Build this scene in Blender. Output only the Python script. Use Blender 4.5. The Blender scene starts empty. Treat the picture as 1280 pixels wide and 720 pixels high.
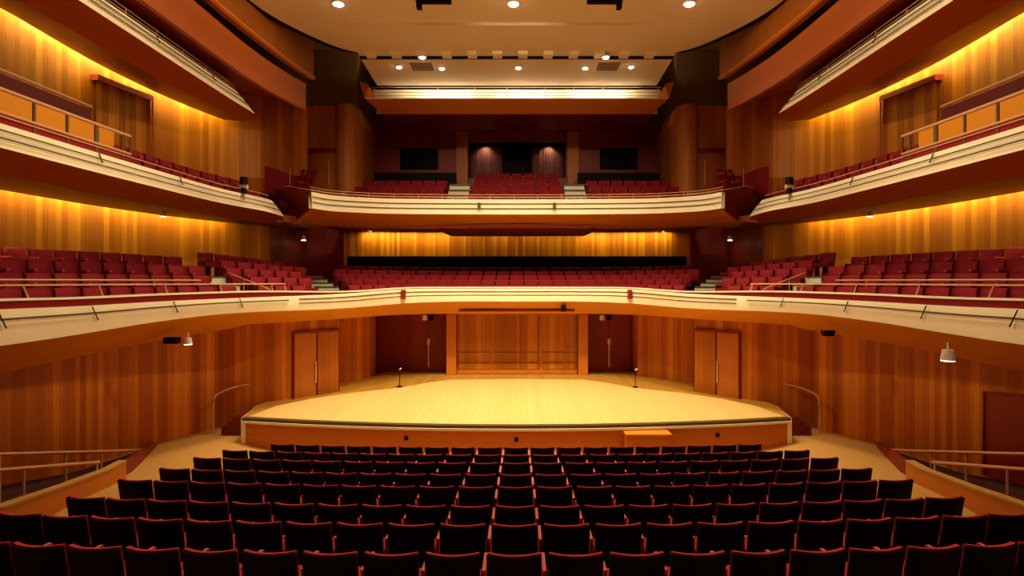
import bpy, math, random
from mathutils import Vector
random.seed(7)
C = bpy.context.scene.collection
E = 4.12                      # eye height above the hall floor in front of the stage; heights below are relative to the eye
F = 720.0
PI = math.pi

# ------------------------------------------------------------------ materials
def new_mat(name):
    m = bpy.data.materials.new(name); m.use_nodes = True
    nt = m.node_tree; b = nt.nodes['Principled BSDF']
    return m, nt, b
def plain(name, col, rough=.6, metal=0, spec=.3, noise=0.0, nscale=6):
    m, nt, b = new_mat(name)
    b.inputs['Base Color'].default_value = (*col, 1)
    b.inputs['Roughness'].default_value = rough
    b.inputs['Metallic'].default_value = metal
    b.inputs['Specular IOR Level'].default_value = spec
    if noise:
        n = nt.nodes.new('ShaderNodeTexNoise'); n.inputs['Scale'].default_value = nscale
        n.inputs['Detail'].default_value = 4
        tc = nt.nodes.new('ShaderNodeTexCoord'); nt.links.new(tc.outputs['Object'], n.inputs['Vector'])
        r = nt.nodes.new('ShaderNodeValToRGB')
        r.color_ramp.elements[0].position = .3; r.color_ramp.elements[1].position = .7
        r.color_ramp.elements[0].color = (*[c*(1-noise) for c in col], 1)
        r.color_ramp.elements[1].color = (*[min(1, c*(1+noise)) for c in col], 1)
        nt.links.new(n.outputs['Fac'], r.inputs['Fac']); nt.links.new(r.outputs['Color'], b.inputs['Base Color'])
    return m
def strips(name, dark, mid, light, width, rough=.45, vertical=True, groove=.035, grain=.25, bump=.25):
    """veneer strips of uneven width, from the UV map (u along the wall in metres, v up)"""
    m, nt, b = new_mat(name); N = nt.nodes; L = nt.links
    uv = N.new('ShaderNodeUVMap'); uv.uv_map = 'UVMap'
    sp = N.new('ShaderNodeSeparateXYZ'); L.new(uv.outputs['UV'], sp.inputs[0])
    a = sp.outputs['X'] if vertical else sp.outputs['Y']
    o = sp.outputs['Y'] if vertical else sp.outputs['X']
    mul = N.new('ShaderNodeMath'); mul.operation = 'MULTIPLY'; mul.inputs[1].default_value = 1/width
    L.new(a, mul.inputs[0])
    vo = N.new('ShaderNodeTexVoronoi'); vo.voronoi_dimensions = '1D'; vo.inputs['Scale'].default_value = 1
    L.new(mul.outputs[0], vo.inputs['W'])
    ve = N.new('ShaderNodeTexVoronoi'); ve.voronoi_dimensions = '1D'; ve.feature = 'DISTANCE_TO_EDGE'; ve.inputs['Scale'].default_value = 1
    L.new(mul.outputs[0], ve.inputs['W'])
    sc = N.new('ShaderNodeSeparateColor'); L.new(vo.outputs['Color'], sc.inputs[0])
    # grain
    cb = N.new('ShaderNodeCombineXYZ')
    m1 = N.new('ShaderNodeMath'); m1.operation = 'MULTIPLY'; m1.inputs[1].default_value = 22; L.new(a, m1.inputs[0])
    m2 = N.new('ShaderNodeMath'); m2.operation = 'MULTIPLY'; m2.inputs[1].default_value = .5; L.new(o, m2.inputs[0])
    L.new(m1.outputs[0], cb.inputs[0]); L.new(m2.outputs[0], cb.inputs[1]); L.new(sc.outputs[1], cb.inputs[2])
    no = N.new('ShaderNodeTexNoise'); no.inputs['Scale'].default_value = 1; no.inputs['Detail'].default_value = 3
    L.new(cb.outputs[0], no.inputs['Vector'])
    mx = N.new('ShaderNodeMix'); mx.data_type = 'FLOAT'; mx.inputs[0].default_value = grain
    L.new(sc.outputs[0], mx.inputs[2]); L.new(no.outputs['Fac'], mx.inputs[3])
    r = N.new('ShaderNodeValToRGB'); r.color_ramp.elements[0].color = (*dark, 1); r.color_ramp.elements[1].color = (*light, 1)
    e = r.color_ramp.elements.new(.5); e.color = (*mid, 1)
    L.new(mx.outputs[0], r.inputs['Fac'])
    g = N.new('ShaderNodeMapRange'); g.inputs['From Min'].default_value = 0; g.inputs['From Max'].default_value = groove
    g.inputs['To Min'].default_value = .35; g.inputs['To Max'].default_value = 1
    L.new(ve.outputs['Distance'], g.inputs[0])
    mc = N.new('ShaderNodeMix'); mc.data_type = 'RGBA'; mc.blend_type = 'MULTIPLY'; mc.inputs[0].default_value = 1
    L.new(r.outputs['Color'], mc.inputs[6]); L.new(g.outputs[0], mc.inputs[7])
    L.new(mc.outputs[2], b.inputs['Base Color'])
    b.inputs['Roughness'].default_value = rough; b.inputs['Specular IOR Level'].default_value = .3
    if bump:
        ad = N.new('ShaderNodeMath'); ad.operation = 'ADD'; L.new(sc.outputs[2], ad.inputs[0]); L.new(g.outputs[0], ad.inputs[1])
        bp = N.new('ShaderNodeBump'); bp.inputs['Strength'].default_value = bump; bp.inputs['Distance'].default_value = .02
        L.new(ad.outputs[0], bp.inputs['Height']); L.new(bp.outputs[0], b.inputs['Normal'])
    return m
def emit(name, col, s):
    m, nt, b = new_mat(name)
    b.inputs['Base Color'].default_value = (0, 0, 0, 1)
    b.inputs['Emission Color'].default_value = (*col, 1); b.inputs['Emission Strength'].default_value = s
    return m
M = dict(
    wall=strips('veneer_wall', (.27, .050, .003), (.47, .122, .006), (.78, .28, .020), .13, grain=.35),
    wall2=strips('veneer_wall_pale', (.26, .060, .003), (.42, .118, .005), (.66, .245, .016), .19, grain=.4),
    fine=strips('veneer_fine', (.42, .13, .016), (.50, .165, .02), (.58, .20, .028), .6, groove=.01, bump=.05),
    wood=strips('veneer_horizontal', (.52, .15, .012), (.57, .17, .014), (.62, .19, .016), .5, vertical=False, groove=.004, grain=.5, bump=0),
    soffit=strips('veneer_soffit_shaded', (.13, .009, .002), (.15, .011, .0025), (.17, .014, .003), .35, vertical=False, groove=.01, grain=.4, bump=0),  # soffit veneer with the shade under the balconies put into its colour
    softfront=strips('veneer_soffit_lit', (.34, .070, .005), (.38, .082, .006), (.42, .10, .008), .35, vertical=False, groove=.01, grain=.4, bump=0),  # lighter copy of the soffit veneer, light on the front part painted in
    darkmaroon=plain('dark_maroon_board', (.085, .008, .006), .7),
    honey=strips('honey_veneer_lit', (.60, .215, .012), (.65, .24, .015), (.70, .27, .018), .5, vertical=False, groove=.004, grain=.5, bump=0),  # yellower copy of the wood, stage bounce light put into the colour
    tierarm=plain('tier_armrest', (.42, .06, .05), .5),
    bulk=strips('bulkhead_veneer', (.30, .085, .008), (.35, .105, .010), (.40, .125, .013), .5, groove=.008, bump=.03),
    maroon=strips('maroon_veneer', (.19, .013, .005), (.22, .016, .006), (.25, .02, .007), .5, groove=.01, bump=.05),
    door=strips('door_veneer', (.40, .10, .012), (.46, .13, .014), (.52, .16, .018), .9, groove=.004, grain=.6, bump=0),
    red=plain('red_seat_fabric', (.50, .035, .04), .85, noise=.12, nscale=40),
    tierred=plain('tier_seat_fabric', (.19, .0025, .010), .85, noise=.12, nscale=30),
    black=plain('black_seat_shell', (.005, .002, .002), .7, spec=.15),
    arm=plain('red_armrest_wood', (.80, .17, .14), .5),
    cream=plain('cream_plaster', (.93, .85, .64), .6, noise=.03, nscale=2),
    ceil=plain('ceiling_plaster', (.86, .74, .54), .8, noise=.02, nscale=1),
    tan=plain('tan_carpet', (.50, .27, .07), .9, noise=.06, nscale=12),
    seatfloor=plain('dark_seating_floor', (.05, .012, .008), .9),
    darkvoid=plain('dark_paint', (.20, .12, .04), .9),
    blackm=plain('black_metal', (.008, .005, .004), .6, spec=.08),
    pipe=plain('dark_bronze_pipe', (.10, .06, .02), .5),
    rail=plain('brass_rail', (.66, .36, .22), .35, metal=.35),
    deckred=plain('red_carpet', (.22, .008, .010), .95, noise=.1, nscale=20),
    ventgrey=plain('vent_grey', (.34, .25, .15), .6),
    white=plain('pale_stone_tread', (.62, .66, .55), .7),
    stage=strips('stage_boards', (.72, .50, .18), (.76, .545, .205), (.80, .585, .235), .14, rough=.4, groove=.03, grain=.5, bump=0),
    border=strips('stage_border', (.40, .20, .028), (.44, .23, .034), (.48, .26, .04), .2, rough=.45, groove=.02, bump=0),
    glass=plain('dark_glass', (.003, .0015, .0015), .4, spec=.05),
    curtain=strips('pink_curtain', (.14, .05, .045), (.22, .08, .07), (.34, .14, .12), .09, rough=.8, groove=.05, bump=.5),
    lamp=emit('lamp_glow', (1, .86, .62), 22),
    lampdim=emit('lamp_glow_dim', (1, .8, .5), 7),
    whitepl=plain('white_fixture', (.75, .62, .55), .5),
)

# ------------------------------------------------------------------ mesh building
class MB:
    def __init__(s): s.v = []; s.f = []; s.uv = []; s.mi = []; s.smooth = []
    def face(s, idx, uv=None, mi=0, smooth=False):
        if uv is None:
            p = [Vector(s.v[i]) for i in idx]
            n = (p[1]-p[0]).cross(p[2]-p[0])
            if n.length < 1e-12 and len(p) > 3: n = (p[2]-p[0]).cross(p[3]-p[0])
            n.normalize()
            if abs(n.z) > .7: uv = [(q.x, q.y) for q in p]
            else:
                t = Vector((-n.y, n.x, 0)); t.normalize()
                uv = [(q.dot(t), q.z) for q in p]
        s.f.append(list(idx)); s.uv.append(uv); s.mi.append(mi); s.smooth.append(smooth)
    def loft(s, rows, closed=False, caps=False, mi=0, smooth=True, loop=False):
        n = len(rows[0]); b = len(s.v)
        for r in rows: s.v += [tuple(p) for p in r]
        u = [0]
        for i in range(1, len(rows)): u.append(u[-1] + (Vector(rows[i][0])-Vector(rows[i-1][0])).length)
        vv = [0]
        mid = rows[len(rows)//2]
        for j in range(1, n): vv.append(vv[-1] + (Vector(mid[j])-Vector(mid[j-1])).length)
        vv.append(vv[-1] + (Vector(mid[0])-Vector(mid[-1])).length)
        R = len(rows)
        for i in range(R if loop else R-1):
            i2 = (i+1) % R
            for j in range(n if closed else n-1):
                k = (j+1) % n
                s.face([b+i*n+j, b+i2*n+j, b+i2*n+k, b+i*n+k],
                       [(u[i], vv[j]), (u[i2] if i2 else u[i]+.1, vv[j]), (u[i2] if i2 else u[i]+.1, vv[j+1]), (u[i], vv[j+1])], mi, smooth)
        if caps:
            s.face([b+j for j in range(n)][::-1], None, mi); s.face([b+(R-1)*n+j for j in range(n)], None, mi)
        return s
    def box(s, c, d, rz=0, mi=0, taper=1.0):
        cx, cy, cz = c; b = len(s.v); ca, sa = math.cos(rz), math.sin(rz)
        for dz in (-.5, .5):
            t = taper if dz < 0 else 1
            for dx, dy in ((-.5, -.5), (.5, -.5), (.5, .5), (-.5, .5)):
                x, y = dx*d[0]*t, dy*d[1]*t
                s.v.append((cx+x*ca-y*sa, cy+x*sa+y*ca, cz+dz*d[2]))
        for q in ((3, 2, 1, 0), (4, 5, 6, 7), (0, 1, 5, 4), (1, 2, 6, 5), (2, 3, 7, 6), (3, 0, 4, 7)):
            s.face([b+i for i in q], None, mi)
        return s
    def tube(s, pts, r=.02, n=8, mi=0):
        P = [Vector(p) for p in pts]; rows = []
        for i, p in enumerate(P):
            t = (P[min(i+1, len(P)-1)]-P[max(i-1, 0)]); t.normalize()
            ref = Vector((0, 0, 1)) if abs(t.z) < .95 else Vector((1, 0, 0))
            a = t.cross(ref); a.normalize(); c = t.cross(a)
            rows.append([tuple(p + a*(r*math.cos(2*PI*k/n)) + c*(r*math.sin(2*PI*k/n))) for k in range(n)])
        return s.loft(rows, closed=True, caps=True, mi=mi)
    def cyl(s, c, r1, r2, z0, z1, n=16, mi=0):
        rows = [[(c[0]+r*math.cos(2*PI*k/n), c[1]+r*math.sin(2*PI*k/n), z) for k in range(n)] for r, z in ((r1, z0), (r2, z1))]
        return s.loft(rows, closed=True, caps=True, mi=mi)
    def poly(s, pts, z0, z1, mi=0):
        """vertical prism over a plan polygon (counter-clockwise)"""
        b = len(s.v); n = len(pts)
        za = (lambda p: z0) if not callable(z0) else z0
        for p in pts: s.v.append((p[0], p[1], za(p)))
        for p in pts: s.v.append((p[0], p[1], z1))
        s.face([b+i for i in range(n)][::-1], None, mi); s.face([b+n+i for i in range(n)], None, mi)
        for i in range(n):
            k = (i+1) % n; s.face([b+i, b+k, b+n+k, b+n+i], None, mi)
        return s
    def mesh(s, name, mats, off=(0, 0, 0), lift=E, flipx=False):
        me = bpy.data.meshes.new(name)
        sx = -1 if flipx else 1
        me.from_pydata([(sx*x-off[0], y-off[1], z+lift-off[2]) for x, y, z in s.v], [], [f[::-1] if flipx else f for f in s.f])
        ul = me.uv_layers.new(name='UVMap'); k = 0
        for f, uv in zip(s.f, s.uv):
            uu = uv[::-1] if flipx else uv
            for q in uu: ul.data[k].uv = q; k += 1
        for m in (mats if isinstance(mats, (list, tuple)) else [mats]): me.materials.append(m)
        for p, i, sm in zip(me.polygons, s.mi, s.smooth): p.material_index = i; p.use_smooth = sm
        me.update()
        return me
    def build(s, name, mats, parent=None, flipx=False, lift=E, base=None, kind=None, autosm=True):
        """links ONE mesh object; vertices are kept relative to the parent's place (or to base)"""
        off = (0, 0, 0)
        if parent is not None:
            off = parent.get('_w', (0, 0, 0)); off = tuple(off)
        elif base is not None: off = tuple(base)
        me = s.mesh(name, mats, off, lift, flipx)
        o = bpy.data.objects.new(name, me); C.objects.link(o)
        if parent is not None:
            o.parent = parent; o['_w'] = off
        else:
            o.location = off; o['_w'] = off
        if kind: o['kind'] = kind
        if autosm and any(s.smooth):
            try: me.set_sharp_from_angle(angle=math.radians(35))
            except Exception: pass
        return o
def strip_tmp():
    for o in bpy.data.objects:
        if '_w' in o: del o['_w']
def thing(name, loc, label, cat, group=None):
    o = bpy.data.objects.new(name, None); C.objects.link(o)
    o.empty_display_size = .2
    o.location = loc; o['_w'] = tuple(loc); o['label'] = label; o['category'] = cat
    if group: o['group'] = group
    return o
def tag(o, label, cat, group=None, kind=None):
    o['label'] = label; o['category'] = cat
    if group: o['group'] = group
    if kind: o['kind'] = kind
    return o
def side(s): return 'left' if s < 0 else 'right'

# ------------------------------------------------------------------ curve helpers
def catmull(keys, n=6):
    out = []
    K = [keys[0]] + list(keys) + [keys[-1]]
    for i in range(1, len(K)-2):
        for j in range(n):
            t = j/n
            out.append(tuple(.5*((2*b)+(-a+c)*t+(2*a-5*b+4*c-d)*t*t+(-a+3*b-3*c+d)*t**3) for a, b, c, d in zip(K[i-1], K[i], K[i+1], K[i+2])))
    out.append(tuple(keys[-1])); return out
def resample(pts, n=None, step=None):
    L = [0]
    for a, b in zip(pts, pts[1:]): L.append(L[-1]+math.hypot(b[0]-a[0], b[1]-a[1]))
    if n is None: n = max(2, int(L[-1]/step)+1); ds = step
    else: ds = L[-1]/(n-1)
    out = []; j = 0
    for i in range(n):
        d = min(i*ds, L[-1])
        while j < len(L)-2 and L[j+1] < d: j += 1
        t = (d-L[j])/max(1e-9, L[j+1]-L[j])
        out.append(tuple(a+(b-a)*t for a, b in zip(pts[j], pts[j+1])))
    return out
def normals(pts):
    out = []
    for i in range(len(pts)):
        a = pts[max(0, i-1)]; b = pts[min(len(pts)-1, i+1)]
        dx, dy = b[0]-a[0], b[1]-a[1]; l = math.hypot(dx, dy) or 1
        out.append((-dy/l, dx/l))          # left-hand side of the travel direction
    return out
def lerp(a, b, t): return a+(b-a)*t

# ------------------------------------------------------------------ plans (left half; x < 0, y away from the camera)
W1 = [(-9.5, -5), (-9.5, 6), (-9.4, 10), (-9.2, 12), (-8.75, 14), (-8.06, 15.6), (-6.5, 16.6), (-5.53, 17.8)]
W2 = [(-12, -5), (-12, 6), (-12, 14), (-11.7, 17), (-11, 19.5), (-9.9, 21.3), (-9.3, 21.7)]
W2hi = W2[:-1] + [(-8.07, 22.2)]
FL = -4.12
def row_floor(y):       # raked seating floor
    if y < 4.95: return -3.13 + (4.95-y)*.13
    if y < 11.9: return lerp(-3.13, -4.12, (y-4.95)/6.95)
    return -4.12
def sstep(t): t = max(0, min(1, t)); return t*t*(3-2*t)
def floor_z(x, y):
    return row_floor(y) + .16*sstep((abs(x)-6.0)/1.2)*sstep((y-7)/3)

# floor
mb = MB(); xs = [i*.5-10 for i in range(41)]; ys = [-5+i*.5 for i in range(47)]
mb.loft([[(x, y, floor_z(x, y)) for x in xs] for y in ys])
mb.build('floor', M['tan'], kind='structure')
# dark carpet where the seats stand: a stepped platform
mb = MB()
ROWD = [4.95, 5.88, 6.83, 7.75, 8.68, 9.62, 10.6, 11.56]
ROWT = [-2.335, -2.475, -2.655, -2.755, -2.90, -3.02, -3.18, -3.32]
RC = 50.0
def row_y(y0, x): return y0 + (RC - math.sqrt(RC*RC - x*x))
HW = 10.5*.53
edges = [4.45-.93*k for k in range(8)][::-1][:-1] + [4.45] + [y+.45 for y in ROWD]
tops = []
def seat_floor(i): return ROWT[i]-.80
for i in range(8):
    w = HW+.1 if i > 1 else 6.6
    y0, y1 = ROWD[i]-.28, ROWD[i]+.65
    n = 12; rows = []
    for j in range(n+1):
        x = -w+2*w*j/n
        a, b = row_y(y0, x), row_y(y1, x)
        rows.append([(x, a, FL-.2), (x, a, seat_floor(i)), (x, b, seat_floor(i)), (x, b, FL-.2)])
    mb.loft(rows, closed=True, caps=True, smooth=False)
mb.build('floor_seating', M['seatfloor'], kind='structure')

# lower side walls
for s in (-1, 1):
    P = catmull(W1[:6], 6)
    P += [(-6.5, 16.6), (-5.53, 17.8)]
    for q in range(1): pass
    rows = [[(x, y, -4.4), (x, y, -2.6), (x, y, -.95)] for x, y in P]
    rows += [[(-5.9, 18.4, -4.4), (-5.9, 18.4, -2.6), (-5.9, 18.4, -.95)], [(-5.9, 19.1, -4.4), (-5.9, 19.1, -2.6), (-5.9, 19.1, -.95)]]
    e = (-5.2, 20.3) if s < 0 else (-4.35, 20.75)
    rows += [[(e[0], e[1], -4.4), (e[0], e[1], -2.6), (e[0], e[1], -.95)]]
    mb = MB(); mb.loft(rows, smooth=False)
    # a return into the door recess
    mb.loft([[(e[0], e[1], z) for z in (-4.4, -.95)], [(e[0], e[1]+.9, z) for z in (-4.4, -.95)]], smooth=False)
    mb.build('wall_'+side(s)+'_stage', M['wall'], flipx=(s > 0), kind='structure')

# stage back wall between the doors
mb = MB()
mb.box((0, 21.2, -2.2), (4.4, .3, 2.6))
o = mb.build('wall_back_stage', M['wall'], kind='structure')
mb = MB()
for x in (-2.37, 2.4): mb.box((x, 21.05, -2.2), (.34, .5, 2.6))
mb.box((0, 21.05, -1.03), (5.1, .5, .30))
mb.box((0, 21.04, -3.29), (4.4, .06, .15))
mb.build('trim_1', M['wood'], kind='structure')
mb = MB()
for x, w in ((-1.55, 1.25), (-.38, .95), (.5, .7), (1.52, 1.2)):
    mb.box((x, 21.03, -1.85), (w, .05, 1.4)); mb.box((x, 21.03, -2.75), (w, .05, .33)); mb.box((x, 21.03, -3.09), (w, .05, .2))
mb.build('trim_2', M['wall2'], kind='structure')
# dark slot over the panels
tag(MB().box((0, 20.0, -1.0), (4.0, .16, .07)).build('projection_slot', M['maroon']), 'long dark slot above the wooden panels at the back of the stage', 'slot')
# recess walls behind the doors
mb = MB(); mb.box((-3.9, 21.75, -2.2), (3.2, .1, 2.7)); mb.box((3.5, 21.75, -2.2), (2.0, .1, 2.7))
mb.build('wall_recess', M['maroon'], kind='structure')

def handle_bar(p0, p1, parent, r=.025):
    mb = MB(); mb.tube([p0, p1], r)
    return mb.build('handle', M['whitepl'], parent)
def double_door(name, x0, x1, y, parentlabel):
    t = thing(name, ((x0+x1)/2, y, -3.37+E), parentlabel, 'door'); t['kind'] = 'structure'
    w = (x1-x0)/2
    for k in (0, 1):
        MB().box((x0+w*(k+.5), y, -2.24), (w-.02, .06, 2.24)).build('door_leaf', M['maroon'], t)
    MB().box(((x0+x1)/2, y, -1.06), (x1-x0, .1, .09)).build('door_frame', M['maroon'], t)
    handle_bar(((x0+x1)/2, y-.07, -2.35), ((x0+x1)/2, y-.07, -3.2), t)
    MB().box(((x0+x1)/2, y-.05, -2.25), (.1, .05, .22)).build('lock_plate', M['whitepl'], t)
double_door('door_1', -4.05, -2.55, 21.6, 'dark maroon stage door left of the wooden panels')
double_door('door_2', 2.6, 4.3, 21.6, 'dark maroon stage door right of the wooden panels')

# side doors on the angled wall
for s in (-1, 1):
    a, b = Vector((-6.5, 16.6)), Vector((-5.53, 17.8)); d = (b-a); L = d.length; d.normalize()
    nin = Vector((d.y, -d.x))
    ang = math.atan2(d.y, d.x)
    t = thing('door_'+('3' if s < 0 else '4'), (s*-1*(a.x+b.x)/2*1.0, (a.y+b.y)/2, -3.37+E), 'pair of veneered doors in the angled wall on the %s of the stage' % side(s), 'door'); t['kind'] = 'structure'
    zc = -2.45; h = 1.86
    for k, (m_, c0) in enumerate((('door', .27), ('wall2', .76))):
        p = a + d*(L*c0) + nin*.05
        MB().box((p.x, p.y, zc), (L*.44, .06, h), ang).build('door_leaf', M[m_], t, flipx=(s > 0))
    mb = MB(); p = a+d*(L*.51)+nin*.04
    mb.box((p.x, p.y, zc+h/2+.04), (L*.98, .1, .07), ang)
    for c0 in (.03, .515, .99):
        p = a+d*(L*c0)+nin*.04; mb.box((p.x, p.y, zc), (.035, .1, h), ang)
    mb.build('door_frame', M['maroon'], t, flipx=(s > 0))
    p = a+d*(L*.47)+nin*.12
    MB().tube([(p.x, p.y, -2.35), (p.x, p.y, -3.0)], .018).build('handle', M['whitepl'], t, flipx=(s > 0))
# dark hatch in the right lower wall
t = thing('door_5', (9.2, 10.7, -3.8+E), 'dark doorway low in the right wall at the picture edge', 'door'); t['kind'] = 'structure'
mb = MB(); mb.loft([[(9.22, 11.3, z) for z in (-3.8, -2.2)], [(9.28, 10.0, z) for z in (-3.8, -2.05)]]); mb.build('door_leaf', M['maroon'], t)
mb = MB(); mb.tube([(9.2, 11.32, -3.8), (9.2, 11.32, -2.17), (9.26, 10.0, -2.02)], .03); mb.build('door_frame', M['maroon'], t)

# ------------------------------------------------------------------ stage
ZS = -3.37
front = [(x, 13.5 + .78*(abs(x)/6.8)**2) for x in [-6.8+13.6*i/24 for i in range(25)]]
back = [(7.1, 15.6), (7.05, 16.3), (6.5, 16.6), (5.53, 17.8), (5.9, 19.1), (4.35, 20.75), (4.35, 21.8), (-4.9, 21.8), (-5.2, 20.3), (-5.9, 19.1), (-5.53, 17.8), (-6.5, 16.6), (-7.05, 16.3), (-7.1, 15.6)]
st = thing('stage', (0, 13.5, FL+E), 'low wooden concert stage with pale yellow boards and orange front panel', 'stage')
MB().poly(front+back, ZS-.16, ZS-.012).build('border_floor', M['border'], st)
inner = [(x*.985, y+.12) for x, y in front] + [(6.5, 15.6), (5.9, 16.6), (5.0, 17.45), (3.7, 18.3), (2.9, 19.3), (2.3, 19.8), (0, 19.95), (-2.3, 19.8), (-2.9, 19.3), (-3.7, 18.3), (-5.0, 17.45), (-5.9, 16.6), (-6.5, 15.6)]
MB().poly(inner, ZS-.1, ZS).build('boards', M['stage'], st)
rows = [[(x, y, FL-.1), (x, y, ZS-.16), (x, y+.1, ZS-.16), (x, y+.1, FL-.1)] for x, y in front]
MB().loft(rows, closed=True, caps=True).build('front_panel', M['wood'], st)
rows = [[(x, y-.05, ZS-.13), (x, y-.05, ZS-.075), (x, y+.14, ZS-.075), (x, y+.14, ZS-.13)] for x, y in front]
MB().loft(rows, closed=True, caps=True).build('edge_moulding', M['cream'], st)
rows = [[(x, y-.02, ZS-.075), (x, y-.02, ZS-.008), (x, y+.13, ZS-.006), (x, y+.13, ZS-.075)] for x, y in front]
MB().loft(rows, closed=True, caps=True).build('nosing', M['pipe'], st)
for x in (-2.6, 0, 4.85):
    MB().box((x, 13.5+.78*(abs(x)/6.8)**2-.01, ZS-.33), (.09, .03, .09)).build('socket', M['blackm'], st)
for s in (-1, 1):
    mb = MB(); mb.poly([(-6.82, 14.26), (-6.7, 14.26), (-7.0, 15.7), (-7.12, 15.7)], FL-.1, ZS-.02)
    mb.build('side_panel', M['cream'], st, flipx=(s > 0))
    # steps down at the side
    t = thing('stage_steps', (s*7.35, 15.3, floor_z(7.3, 15)+E), 'small dark steps beside the %s end of the stage' % side(s), 'steps')
    for k in range(3):
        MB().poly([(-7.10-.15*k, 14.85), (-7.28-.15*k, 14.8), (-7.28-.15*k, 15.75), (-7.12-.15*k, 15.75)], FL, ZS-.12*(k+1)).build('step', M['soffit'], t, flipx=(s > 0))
    # curved handrail
    t = thing('curved_handrail', (s*7.85, 15.2, floor_z(7.8, 15)+E), 'curved brass handrail by the %s stage steps' % side(s), 'handrail')
    pts = catmull([(-7.86, 14.95, -3.95), (-7.86, 14.95, -3.1), (-7.80, 15.15, -2.93), (-7.62, 15.7, -2.86), (-7.35, 16.15, -2.86), (-7.1, 16.3, -2.9)], 6)
    MB().tube(pts, .028).build('rail', M['rail'], t, flipx=(s > 0))
    MB().tube([(-7.1, 16.3, -3.4), (-7.1, 16.3, -2.88)], .02).build('post', M['rail'], t, flipx=(s > 0))
# loose plank box on the stage front
x0 = 3.05
yb = 13.5+.78*(x0/6.8)**2
t = thing('step_box', (x0, yb-.25, -4.12+E), 'pale low box against the right half of the stage front', 'box')
MB().box((x0, yb-.22, -3.84), (1.02, .34, .56)).build('box_body', M['wood'], t)
MB().box((x0, yb-.22, -3.54), (1.06, .40, .05)).build('box_top', M['honey'], t)
# microphone stands
for x, y in ((-3.75, 18.45), (3.78, 18.35)):
    t = thing('microphone_stand', (x, y, ZS+E), 'thin dark microphone stand at the back %s of the stage' % ('left' if x < 0 else 'right'), 'stand')
    MB().tube([(x, y, ZS+.02), (x, y, ZS+.55)], .012).build('pole', M['blackm'], t)
    MB().cyl((x, y), .09, .07, ZS, ZS+.03).build('base', M['blackm'], t)
    MB().tube([(x, y, ZS+.55), (x+.05, y-.04, ZS+.6)], .025).build('microphone', M['whitepl'], t)

# ------------------------------------------------------------------ tier 1 (one continuous horseshoe)
#        x      y     zTop  zBot   slope  depth
F1 = [(-8.2, -4, -.45, -1.02, .31, 3.85), (-8.2, 6, -.45, -1.02, .31, 3.85), (-8.1, 9, -.44, -1.01, .31, 3.85), (-7.95, 10.5, -.45, -.96, .31, 4.0),
      (-7.45, 12.2, -.42, -.83, .31, 4.2), (-6.75, 14, -.40, -.76, .30, 4.6), (-5.1, 16.7, -.36, -.78, .25, 5.0), (-3.75, 19.0, -.25, -.72, .20, 5.2),
      (-2.2, 19.6, -.24, -.68, .19, 5.4), (0, 19.65, -.24, -.68, .19, 5.5)]
F1full = F1 + [(-k[0],)+k[1:] for k in F1[:-1][::-1]]
P1 = resample(catmull(F1full, 8), step=.35)
N1 = normals(P1)
for _ in range(6):      # smooth the normals so the terraces stay clean round the bends
    N1 = [tuple((N1[max(i-1, 0)][k]+2*N1[i][k]+N1[min(i+1, len(N1)-1)][k])/4 for k in (0, 1)) for i in range(len(N1))]
def tier_top1(off, k): return -.12 + k*(off-.9)
t1 = thing('first_tier_balcony', (0, 19.6, 0), 'lowest horseshoe balcony with cream fascia wrapping around the stage', 'balcony')
def lofted(P, N, prof, closed=True, caps=True, smooth=True):
    rows = []
    for p, n in zip(P, N): rows.append([(p[0]+n[0]*o, p[1]+n[1]*o, z) for o, z in prof(p)])
    return MB().loft(rows, closed=closed, caps=caps, smooth=smooth)
lofted(P1, N1, lambda p: [(0, p[3]), (-.03, lerp(p[3], p[2], .5)), (0, p[2]), (.12, p[2]), (.12, p[3])]).build('fascia', M['cream'], t1)
def wall_off(p):
    # how far the lower wall stands behind the fascia
    ax, y = abs(p[0]), p[1]
    return 1.25
def soff(p):
    zb = lerp(-1.18, -1.62, max(0, min(1, (14.5-p[1])/5))) if p[1] < 14.5 else -1.12
    o = lerp(.5, .85, max(0, min(1, (17-p[1])/4)))
    return [(.02, p[3]), (o, zb), (2.6, zb+.03), (2.6, zb+.12), (o, zb+.12), (.12, p[3]+.05)]
lofted(P1, N1, soff).build('soffit', M['honey'], t1)
def deck1(p):
    k, dmax = p[4], p[5]; out = []
    offs = [.42, 1.37, 2.32, 3.27, 4.22, 5.17]
    prev = tier_top1(.9, k)-.80
    lo = prev-.04
    out.append((.40, lo)); out.append((.40, prev))
    for i in range(1, 6):
        o = min(offs[i], dmax-.02*(6-i)); z = tier_top1(.9+.95*i, k)-.80 if offs[i]+.4 < dmax else prev
        out.append((o, prev)); out.append((o, z)); prev = z
    out.append((dmax, prev)); out.append((dmax, lo))
    return out
lofted(P1, N1, deck1, smooth=False).build('terraces', M['deckred'], t1)
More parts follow.
